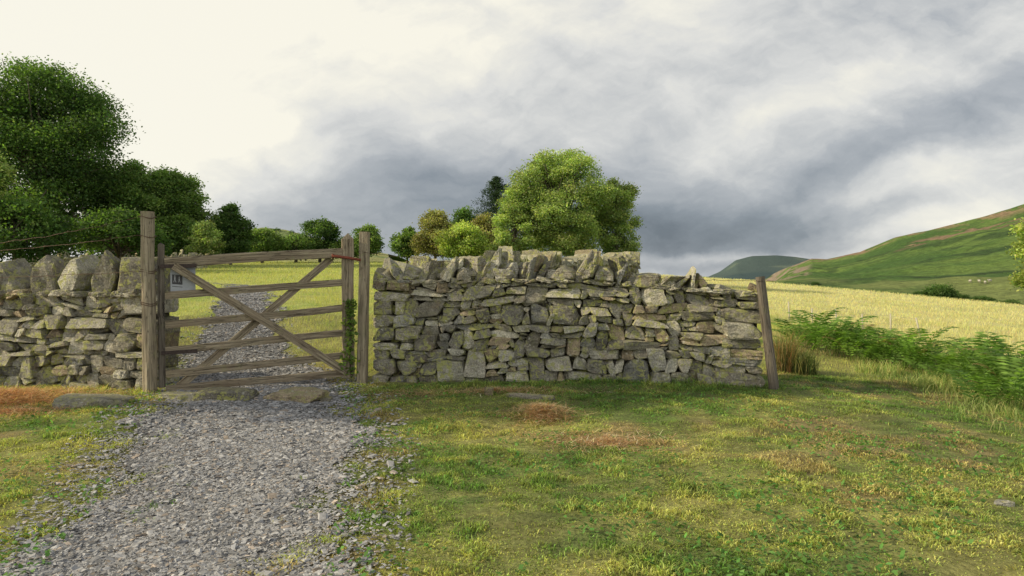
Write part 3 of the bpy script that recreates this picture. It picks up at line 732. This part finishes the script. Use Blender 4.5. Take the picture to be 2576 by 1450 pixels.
shade_tree(-12.5,5.0,8.0,4.9,2.4,airy=.44,lob=16)  # out-of-view tree, added so its raised crown shades the turf
def conifer(px,d,top,w_px,label):
    bx=(px-1288)/S*d; gb=float(gz(bx,d)); zt=CH+(690-top)/S*d; W_=w_px/S*d; e=empty('conifer_tree',(bx,d,gb),label,'conifer')
    A=Acc(); V,Q,T=tube([(bx,d,gb-.1),(bx,d,zt)],[.2,.03],8); A.add(V,Q,T,(.08,.06,.05)); k=A.out(); part('trunk',e,k['V'],k['Q'],k['T'],k['col'],M_bark,True)
    cs=[]
    for i in range(26):
        t=i/25; z=gb+.8+(zt-gb-.8)*t; R=W_/2*(1-t)**.6+.12
        for j in range(9):
            a=rng.uniform(0,6.28); rmax=R*rng.uniform(.6,1.3)
            for q in np.linspace(.15,1,6): cs.append((bx+math.cos(a)*rmax*q,d+math.sin(a)*rmax*q,z-.22*rmax*q+.15*q*q*rmax))
    cs=np.array(cs); col=lerp(np.broadcast_to(np.array((.018,.036,.02)),(len(cs),3)),np.array((.05,.085,.045)),rng.random(len(cs)))
    V,Q,cc=leaves(cs,16,.13,.15,col,elong=.3); part('crown',e,V,Q,None,cc,M_leaf)
conifer(1250,52,452,190,'dark conifer rising behind the leafy trees')
def fern(px,d,r,n,label,pal=((.10,.19,.04),(.22,.35,.075))):
    bx=(px-1288)/S*d; gb=float(gz(bx,d)); A=Acc(); pal=np.array(pal)
    for _ in range(n):
        a=rng.uniform(0,6.28); L=r*rng.uniform(.7,1.5); o0=np.array([bx+rng.normal(0,.45)*r,d+rng.normal(0,.45)*r,gb-.02]); c=lerp(pal[0],pal[1],rng.random())*rng.uniform(.7,1.25)
        if rng.random()<.06: c=np.array((.34,.26,.12))
        up=rng.uniform(1.0,2.2); m_=13
        t=np.linspace(0,1,m_); hx=L*(t*.5+.35*t*t); hz=L*up*(t-.55*t*t)*1.3
        pts=o0+np.stack([np.cos(a)*hx,np.sin(a)*hx,hz],1); side=np.array([-math.sin(a),math.cos(a),0])
        V,Q,T=tube(pts,np.linspace(.004,.0012,m_),3,False); A.add(V,Q,None,c*.7)
        for i in range(3,m_):
            pl=L*.30*math.sin(math.pi*min(1,(1-t[i])*.85+.12)); f=pts[i]-pts[i-1]; f/=np.linalg.norm(f)
            for sd in (-1,1):
                tip=pts[i]+side*sd*pl+f*pl*.35+np.array([0,0,-.2*pl]); wv=f*L*.028
                mid=(pts[i]+tip)/2
                A.add([pts[i]-wv,mid-wv*1.1,tip,mid+wv*1.1],[(0,1,2,3)],None,c*rng.uniform(.7,1.35))
    k=A.out(); o=mesh_np('bracken_fern',k['V'],k['Q'],k['T'],k['col'],M_leaf,loc=(bx,d,gb)); tag(o,label,'fern','bracken ferns on the field bank')
for (px,d,r,n) in ((2040,11.8,.40,36),(2090,11.3,.46,44),(2145,11.0,.42,40),(2185,10.6,.30,22),(2258,10.4,.46,42),(2305,10.0,.36,28),(2400,9.3,.34,26),(2445,8.9,.40,36),(2500,8.4,.40,38),(2560,7.9,.46,42),(2490,9.6,.34,20),(2555,7.1,.34,30),(2640,7.8,.48,34),(2350,10.4,.26,16),(2465,7.9,.26,20),(2220,11.4,.3,18)):
    fern(px,d,r,n,'green bracken fern clump growing on the grassy bank')
def tuft(name,px,d,r,h,n,cols,label,cat,z=None,x0=None,wd=.006,grp=None):
    bx=(px-1288)/S*d if x0 is None else x0; gb=float(gz(bx,d)) if z is None else z
    a=rng.uniform(0,6.28,n); rr=r*np.sqrt(rng.random(n)); x=bx+np.cos(a)*rr; y=d+np.sin(a)*rr
    c=np.array(cols)[rng.integers(0,len(cols),n)]; hh=h*rng.uniform(.5,1.1,n)
    V,Q,T,C=blades(x,y,hh,np.full(n,wd),jit(c,.2),.45,z=np.full(n,gb-.02))
    o=mesh_np(name,V,Q,T,C,M_grass,loc=(bx,d,gb)); tag(o,label,cat,grp)
tuft('rush_tussock',1978,9.0,.12,.62,420,[(.30,.17,.075),(.37,.25,.11),(.13,.15,.05),(.10,.13,.04)],'brown and green rush tussock beside the wall end','rush',wd=.006)
tuft('rush_tussock',2015,9.0,.2,.38,600,[(.12,.18,.045),(.27,.25,.09),(.07,.11,.03)],'green spreading rush tussock beside the wall end','rush')
tuft('rush_tussock',2215,9.5,.3,.22,420,[(.22,.32,.08),(.48,.47,.18)],'long pale grass tussock on the bank','grass tussock')
tuft('rush_tussock',2390,8.2,.3,.20,420,[(.22,.32,.08),(.48,.47,.18)],'long pale grass tussock on the bank','grass tussock')
for (s_,h_) in ((1.0,.2),(2.2,.22),(3.5,.2),(5.0,.22)):
    p=W3(np.array(s_),np.array(.1),np.array(1.28)); tuft('wall_grass',0,float(p[1]),.2,h_,90,[(.22,.27,.07),(.42,.4,.15),(.14,.2,.05)],'tuft of pale grass growing on the wall top','grass tussock',z=float(p[2]),x0=float(p[0]),grp='grass tufts growing on the wall top')
for s_ in (1.15,1.9,2.6):
    p=W1(np.array(s_),np.array(.45),np.array(1.22)); tuft('wall_grass',0,float(p[1]),.14,.26,70,[(.22,.27,.07),(.38,.37,.13)],'tuft of pale grass growing on the wall top','grass tussock',z=float(p[2]),x0=float(p[0]),grp='grass tufts growing on the wall top')
cs=[]
for i in range(95):
    py=rng.uniform(755,945); px=880+rng.normal(0,6)+(py>900)*rng.normal(0,8); cs.append(PT(px,py,.06+rng.uniform(-.02,.05)))
cs=np.array(cs); V,Q,cc=leaves(cs,4,.018,.045,lerp(np.broadcast_to(np.array((.07,.12,.03)),(len(cs),3)),np.array((.22,.31,.07)),rng.random(len(cs))),elong=.8)
iv=empty('ivy_plant',tuple(map(float,PT(882,940,.05))),'green ivy climbing up the gate stile','ivy')
part('leaves',iv,V,Q,None,cc,M_leaf)
V,Q,T=tube([PT(884,945,.06),PT(878,900,.06),PT(886,850,.06),PT(880,800,.06),PT(878,762,.06)],[.01,.008,.006,.005,.003],6); part('stem',iv,V,Q,T,np.broadcast_to(np.array((.08,.06,.04)),(len(V),3)),M_bark,True)
def fence(pts,h,w,label,cw=(.30,.27,.22)):
    pts=np.array(pts); z=gz(pts[:,0],pts[:,1]); e=empty('wire_fence',(float(pts[0,0]),float(pts[0,1]),float(z[0])),label,'fence')
    tops=[]
    V0,Q0,T0=tube([(0,0,-.1),(0,0,h*.5),(0,0,h)],[w,w*.95,w*.9],7)
    me=None
    for i in range(len(pts)):
        if me is None:
            o=mesh_np('post',V0,Q0,T0,np.broadcast_to(np.array(cw),(len(V0),3)),M_plain,True); me=o
        else:
            o=me.copy(); COL.objects.link(o)
        o.parent=e; o.location=(pts[i,0]-pts[0,0],pts[i,1]-pts[0,1],z[i]-z[0]); o.rotation_euler=(rng.normal(0,.04),rng.normal(0,.06),0); o.scale=(1,1,rng.uniform(.75,1.05))
        tops.append((pts[i,0],pts[i,1],z[i]))
    A=Acc()
    for hh in (.9,.5):
        V,Q,T=tube(np.array(tops)+np.array([0,0,h*hh]),w*.08,4); A.add(V,Q,T,(.2,.19,.18))
    k=A.out(); part('wire',e,k['V'],k['Q'],k['T'],k['col'],M_plain)
fence([(( p-1288)/S*d,d) for p,d in zip(np.linspace(1930,2600,36),np.linspace(63,41.5,36))],.5,.03,'long line of small posts along the far field edge',(.30,.28,.2))
fence([(6.9+i*.36,18.4-i*.55) for i in range(-2,7)],.48,.02,'short wire fence with thin pale stakes in meadow',(.42,.39,.3))
def hill(name,ridge,basep,label,colf,rows=60,cols=220,nz=3.0):
    r=np.array([P(*a) for a in ridge]); b=np.array([P(*a) for a in basep])
    t=np.linspace(0,1,cols); tr=np.linspace(0,1,len(r)); tb=np.linspace(0,1,len(b))
    R=np.stack([np.interp(t,tr,r[:,k]) for k in range(3)],1); B_=np.stack([np.interp(t,tb,b[:,k]) for k in range(3)],1)
    ker=np.ones(7)/7
    for k in range(3): R[:,k]=np.convolve(np.pad(R[:,k],3,'edge'),ker,'valid')
    V=[];C=[]
    for i in range(rows+12):
        if i<=rows:
            u=i/rows; p=B_*(1-u)+R*u; z=B_[:,2]+(R[:,2]-B_[:,2])*(u**1.15*(1-.12*math.sin(math.pi*u))); edge=.25+.75*math.sin(math.pi*min(1,u))
        else:
            u=1; q=(i-rows)/12; p=R.copy(); p[:,1]+=q*150; p[:,0]+=q*30; z=R[:,2]-(R[:,2]+15)*q**1.5*1.0; edge=.25+.75*q
        dz=(fbm(p[:,0]*.012,p[:,1]*.012,71,5)-.5)*nz*4*edge+(fbm(p[:,0]*.06,p[:,1]*.05,73,4)-.5)*nz*1.3*edge
        V.append(np.stack([p[:,0],p[:,1],z+dz],1)); C.append(colf(p,np.full(cols,u),t))
    V=np.concatenate(V);C=np.concatenate(C); i=(np.arange(rows+11)[:,None]*cols+np.arange(cols-1)[None]).ravel()
    Q=np.stack([i,i+1,i+cols+1,i+cols],1)
    o=mesh_np(name,V,Q,None,C,M_hill,True); tag(o,label,'hill',kind='structure'); return o,V,Q
def chill(p,u,t):
    n=len(u); a=fbm(p[:,0]*.03,p[:,1]*.03,81,5); b=fbm(p[:,0]*.012+4,p[:,1]*.02,83,5); s=fbm(p[:,0]*.10,p[:,1]*.10,85,5)
    c=lerp(np.broadcast_to(np.array((.07,.14,.032)),(n,3)),np.array((.14,.22,.05)),ss((a-.35)/.3))
    c=lerp(c,np.array((.040,.078,.024)),ss((b-.47)/.08)*ss((s-.35)/.2)*.8)
    c=lerp(c,np.array((.32,.21,.14)),ss((u-.82+.6*(b-.5)-.06*(t-.3))/.10)*ss((s-.46)/.07)*.8)
    c=lerp(c,np.array((.29,.23,.175)),ss((.22-t)/.06)*ss((u-.35)/.3)*ss((s-.42)/.08))
    c=lerp(c,np.array((.22,.26,.085)),ss((.30-u)/.12)*ss((a-.3)/.2)*.8)
    for l0 in (.22,.46): c=lerp(c,np.array((.03,.05,.02)),(np.abs(u-l0-.14*(t-.4)-.06*(b-.5)*2)<.007)*.7*np.ones(n))
    return c
h1,hv,hq=hill('hill',[(1945,706,520),(1985,672,505),(2040,650,498),(2080,652,490),(2165,634,480),(2250,598,470),(2350,574,460),(2470,545,450),(2576,513,440),(2800,470,430),(3200,420,430)],
  [(1935,722,230),(1990,728,215),(2080,735,200),(2200,745,185),(2350,765,165),(2470,780,150),(2576,790,140),(2900,820,125),(3300,850,115)],'broad green fell slope with rocky brown ridge',chill,rows=150,cols=460)
h2_,v2,q2=hill('hill',[(1760,706,1700),(1810,684,1650),(1850,655,1600),(1890,645,1600),(1950,643,1600),(2000,647,1600),(2060,655,1600),(2150,670,1600)],[(1750,712,1100),(2150,712,1100)],'distant dark rounded fell, blue green from painted haze',lambda p,u,t:lerp(lerp(np.broadcast_to(np.array((.13,.17,.13)),(len(u),3)),np.array((.07,.105,.10)),ss((fbm(p[:,0]*.006,p[:,1]*.006,91)-.42)/.1)),np.array((.05,.085,.09)),ss((.45-u)/.1)),nz=1.5)  # bluish distance haze is painted into this hill's colour
h3,v3,q3=hill('hill',[(430,640,420),(520,612,420),(600,588,420),(660,573,420),(720,579,420),(780,597,420),(860,618,420),(980,640,420)],[(400,690,250),(1000,690,250)],'distant pale green hill behind the trees',lambda p,u,t:lerp(np.broadcast_to(np.array((.32,.33,.13)),(len(u),3)),np.array((.19,.25,.09)),ss((fbm(p[:,0]*.03,p[:,1]*.03,93)-.45)/.1)),nz=.6)
bv=BVHTree.FromPolygons([tuple(v) for v in hv],[tuple(int(a) for a in q) for q in hq])
bv3=BVHTree.FromPolygons([tuple(v) for v in v3],[tuple(int(a) for a in q) for q in q3])
def hit(px,py,b=bv):
    dr=Vector(((px-1288)/S,1,(690-py)/S)); r=b.ray_cast(Vector((0,0,CH)),dr.normalized()); return r[0]
def bush(px,py,w_px,h_px,pal,label,b=bv,n=120,cat='bush'):
    p=hit(px,py,b)
    if p is None: return
    d=p.y; W_=w_px/S*d; H_=h_px/S*d; c=rng.normal(size=(n,3)); c/=np.linalg.norm(c,axis=1)[:,None]; c[:,2]=np.abs(c[:,2])
    c=c*rng.uniform(.6,1,(n,1))*np.array([W_/2,W_/2,H_])*(.75+.25*rng.random((n,1))); cc=c+np.array(p)
    pal=np.array(pal); col=lerp(np.broadcast_to(pal[0],(n,3)),pal[1],np.clip(c[:,2]/H_+rng.normal(0,.2,n),0,1))
    V,Q,k=leaves(cc,16,W_*.05,W_*.05,col); o=mesh_np('bush',V,Q,None,k,M_leaf,loc=tuple(p)); tag(o,label,cat,'bushes on the hillside')
bush(2362,752,100,36,DK,'broad dark green bush on the lower fell',n=260)
for (px,py,w,h) in ((2420,752,40,14),(2470,756,60,10),(2310,742,30,10),(2540,768,60,14),(2050,716,24,8)): bush(px,py,w,h,DK,'dark green bush on the lower fell')
for (px,py,w,h) in ((697,582,26,10),(735,588,18,11),(690,585,14,8),(640,585,20,10)): bush(px,py,w,h,DK,'dark small tree clump on hilltop',bv3,60)
sm=None
for (px,py) in ((2440,712),(2463,712),(2478,715),(2490,711)):
    p=hit(px,py)
    if p is None: continue
    if sm is None:
        A=Acc(); v=rock(2.3,2,.9,1.1,.04)*np.array([.55,.25,.27])+np.array([0,0,.62]); A.add(v,BQ,None,(.42,.40,.34))
        v=rock(2.5,0,.9,1.1,.02)*np.array([.16,.09,.11])+np.array([.66,0,.78]); A.add(v,BQ,None,(.42,.40,.35))
        V,Q,T=tube([(.45,0,.68),(.6,0,.78)],[.14,.09],8); A.add(V,Q,T,(.42,.40,.34))
        for sx in (-.35,.32):
            for sy in (-.12,.12): V,Q,T=tube([(sx,sy,.5),(sx+.02,sy,.25),(sx,sy,-.02)],[.07,.045,.035],6); A.add(V,Q,T,(.3,.27,.23))
        k=A.out(); sm=mesh_np('sheep',k['V'],k['Q'],k['T'],k['col'],M_plain,True); o=sm
    else: o=sm.copy(); COL.objects.link(o)
    o.location=p; o.rotation_euler=(0,0,rng.uniform(0,6.28)); tag(o,'white woolly sheep grazing on the fell slope','sheep','sheep grazing on the fell')
# ---------------- world
ELEV=27; AZ=-99
ts=Vector((math.sin(math.radians(AZ))*math.cos(math.radians(ELEV)),math.cos(math.radians(AZ))*math.cos(math.radians(ELEV)),math.sin(math.radians(ELEV))))
wd=bpy.data.worlds.new('World'); scene.world=wd; n=N(wd)
sky=n.n('ShaderNodeTexSky',sky_type='NISHITA'); sky.sun_disc=False; sky.sun_elevation=math.radians(ELEV); sky.sun_rotation=math.atan2(ts.x,ts.y)
bg1=n.n('ShaderNodeBackground',i_Strength=.1); n.t.links.new(sky.outputs[0],bg1.inputs[0])
gen=n.n('ShaderNodeTexCoord').outputs['Generated']
sp=n.n('ShaderNodeSeparateXYZ'); n.t.links.new(gen,sp.inputs[0])
ay=n.math('MAXIMUM',n.math('ABSOLUTE',sp.outputs[1]),.3)
U=n.math('DIVIDE',sp.outputs[0],ay); Vv=n.math('DIVIDE',sp.outputs[2],ay)
uv=n.n('ShaderNodeCombineXYZ'); n.set(uv,0,U); n.set(uv,1,Vv)
wn=n.n('ShaderNodeTexNoise',i_Scale=3.0,i_Detail=8.,i_Roughness=.58); n.t.links.new(uv.outputs[0],wn.inputs['Vector'])
w1=n.n('ShaderNodeVectorMath',operation='SUBTRACT'); n.t.links.new(wn.outputs['Color'],w1.inputs[0]); w1.inputs[1].default_value=(.5,.5,.5)
w2=n.n('ShaderNodeVectorMath',operation='MULTIPLY_ADD'); n.t.links.new(w1.outputs[0],w2.inputs[0]); w2.inputs[1].default_value=(.24,.13,0); n.t.links.new(uv.outputs[0],w2.inputs[2])
WU=w2.outputs[0]
def streak(rot,sc,scale,detail=8,rough=.58):
    mp=n.n('ShaderNodeMapping',vector_type='TEXTURE'); mp.inputs['Rotation'].default_value=(0,0,math.radians(rot)); mp.inputs['Scale'].default_value=(sc[0],sc[1],1); n.t.links.new(WU,mp.inputs[0])
    return n.noise(mp.outputs[0],scale,detail,rough)
n1=streak(22,(1.4,.36),2.8); n2=streak(-16,(1,.45),6.0); n3=streak(18,(1.2,.5),13.0)
B=n.math('ADD',.66,n.math('ADD',n.math('MULTIPLY',n.math('SUBTRACT',n1,.5),.52),n.math('ADD',n.math('MULTIPLY',n.math('SUBTRACT',n2,.5),.50),n.math('MULTIPLY',n.math('SUBTRACT',n3,.5),.30))))
def blob(px,py,rx,ry,rot,amp):
    global B
    mp=n.n('ShaderNodeMapping',vector_type='TEXTURE'); mp.inputs['Location'].default_value=((px-1288)/S,(690-py)/S,0); mp.inputs['Rotation'].default_value=(0,0,math.radians(rot)); mp.inputs['Scale'].default_value=(rx,ry,1); n.t.links.new(WU,mp.inputs[0])
    ln=n.n('ShaderNodeVectorMath',operation='LENGTH'); n.t.links.new(mp.outputs[0],ln.inputs[0])
    mr=n.n('ShaderNodeMapRange',interpolation_type='SMOOTHSTEP'); n.t.links.new(ln.outputs['Value'],mr.inputs[0]); mr.inputs[1].default_value=1; mr.inputs[2].default_value=0; mr.inputs[3].default_value=0; mr.inputs[4].default_value=amp
    B=n.math('ADD',B,mr.outputs[0])
blob(100,100,.72,.42,0,.50); blob(420,330,.34,.20,0,.24); blob(1250,30,.75,.15,0,.22); blob(820,300,.45,.045,-24,-.12)
blob(1080,170,.25,.09,0,.14); blob(1120,535,.62,.15,-3,-.30); blob(1600,540,.50,.14,0,-.20); blob(1850,600,.50,.08,4,-.32); blob(800,330,.2,.12,0,.12)
blob(2420,290,.50,.07,24,-.32); blob(2050,250,.5,.05,24,.16); blob(2200,480,.24,.05,15,.14); blob(2480,555,.32,.05,8,.32); blob(1760,656,.3,.016,0,.24); blob(2350,40,.35,.10,10,-.10)
cc=n.ramp(B,[(0,(.16,.19,.225)),(.25,(.265,.30,.34)),(.5,(.46,.485,.51)),(.74,(.745,.745,.72)),(.98,(.99,.955,.83))])
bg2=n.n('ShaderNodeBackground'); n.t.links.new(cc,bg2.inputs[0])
bk=n.n('ShaderNodeMapRange',interpolation_type='SMOOTHSTEP'); n.t.links.new(sp.outputs[1],bk.inputs[0]); bk.inputs[1].default_value=.1; bk.inputs[2].default_value=-.6; bk.inputs[3].default_value=1.0; bk.inputs[4].default_value=1.75  # unseen sky behind the camera brightened to light the wall front
zn=n.n('ShaderNodeMapRange',interpolation_type='SMOOTHSTEP'); n.t.links.new(sp.outputs[2],zn.inputs[0]); zn.inputs[1].default_value=.42; zn.inputs[2].default_value=.85; zn.inputs[3].default_value=1.0; zn.inputs[4].default_value=.4  # unseen zenith dimmed so direct sun stands out on the grass
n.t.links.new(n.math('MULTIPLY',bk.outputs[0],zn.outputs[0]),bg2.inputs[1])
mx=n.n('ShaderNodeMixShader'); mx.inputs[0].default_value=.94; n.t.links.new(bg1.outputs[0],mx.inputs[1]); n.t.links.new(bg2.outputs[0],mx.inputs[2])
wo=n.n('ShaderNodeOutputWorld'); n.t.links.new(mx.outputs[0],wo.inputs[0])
sl=bpy.data.lights.new('sun','SUN'); sl.energy=5.0; sl.angle=math.radians(.8); sl.color=(1,.86,.6)
so=bpy.data.objects.new('sun',sl); so.rotation_euler=ts.to_track_quat('Z','Y').to_euler(); so.location=ts*50; COL.objects.link(so)
cam=bpy.data.cameras.new('camera'); cam.lens=24; cam.sensor_width=36; cam.clip_end=6000; cam.clip_start=.05
co=bpy.data.objects.new('camera',cam); co.location=(0,0,CH); co.rotation_euler=(math.radians(90-1.17),0,0); COL.objects.link(co); scene.camera=co
scene.view_settings.view_transform='Standard'; scene.view_settings.look='None'; scene.view_settings.exposure=0
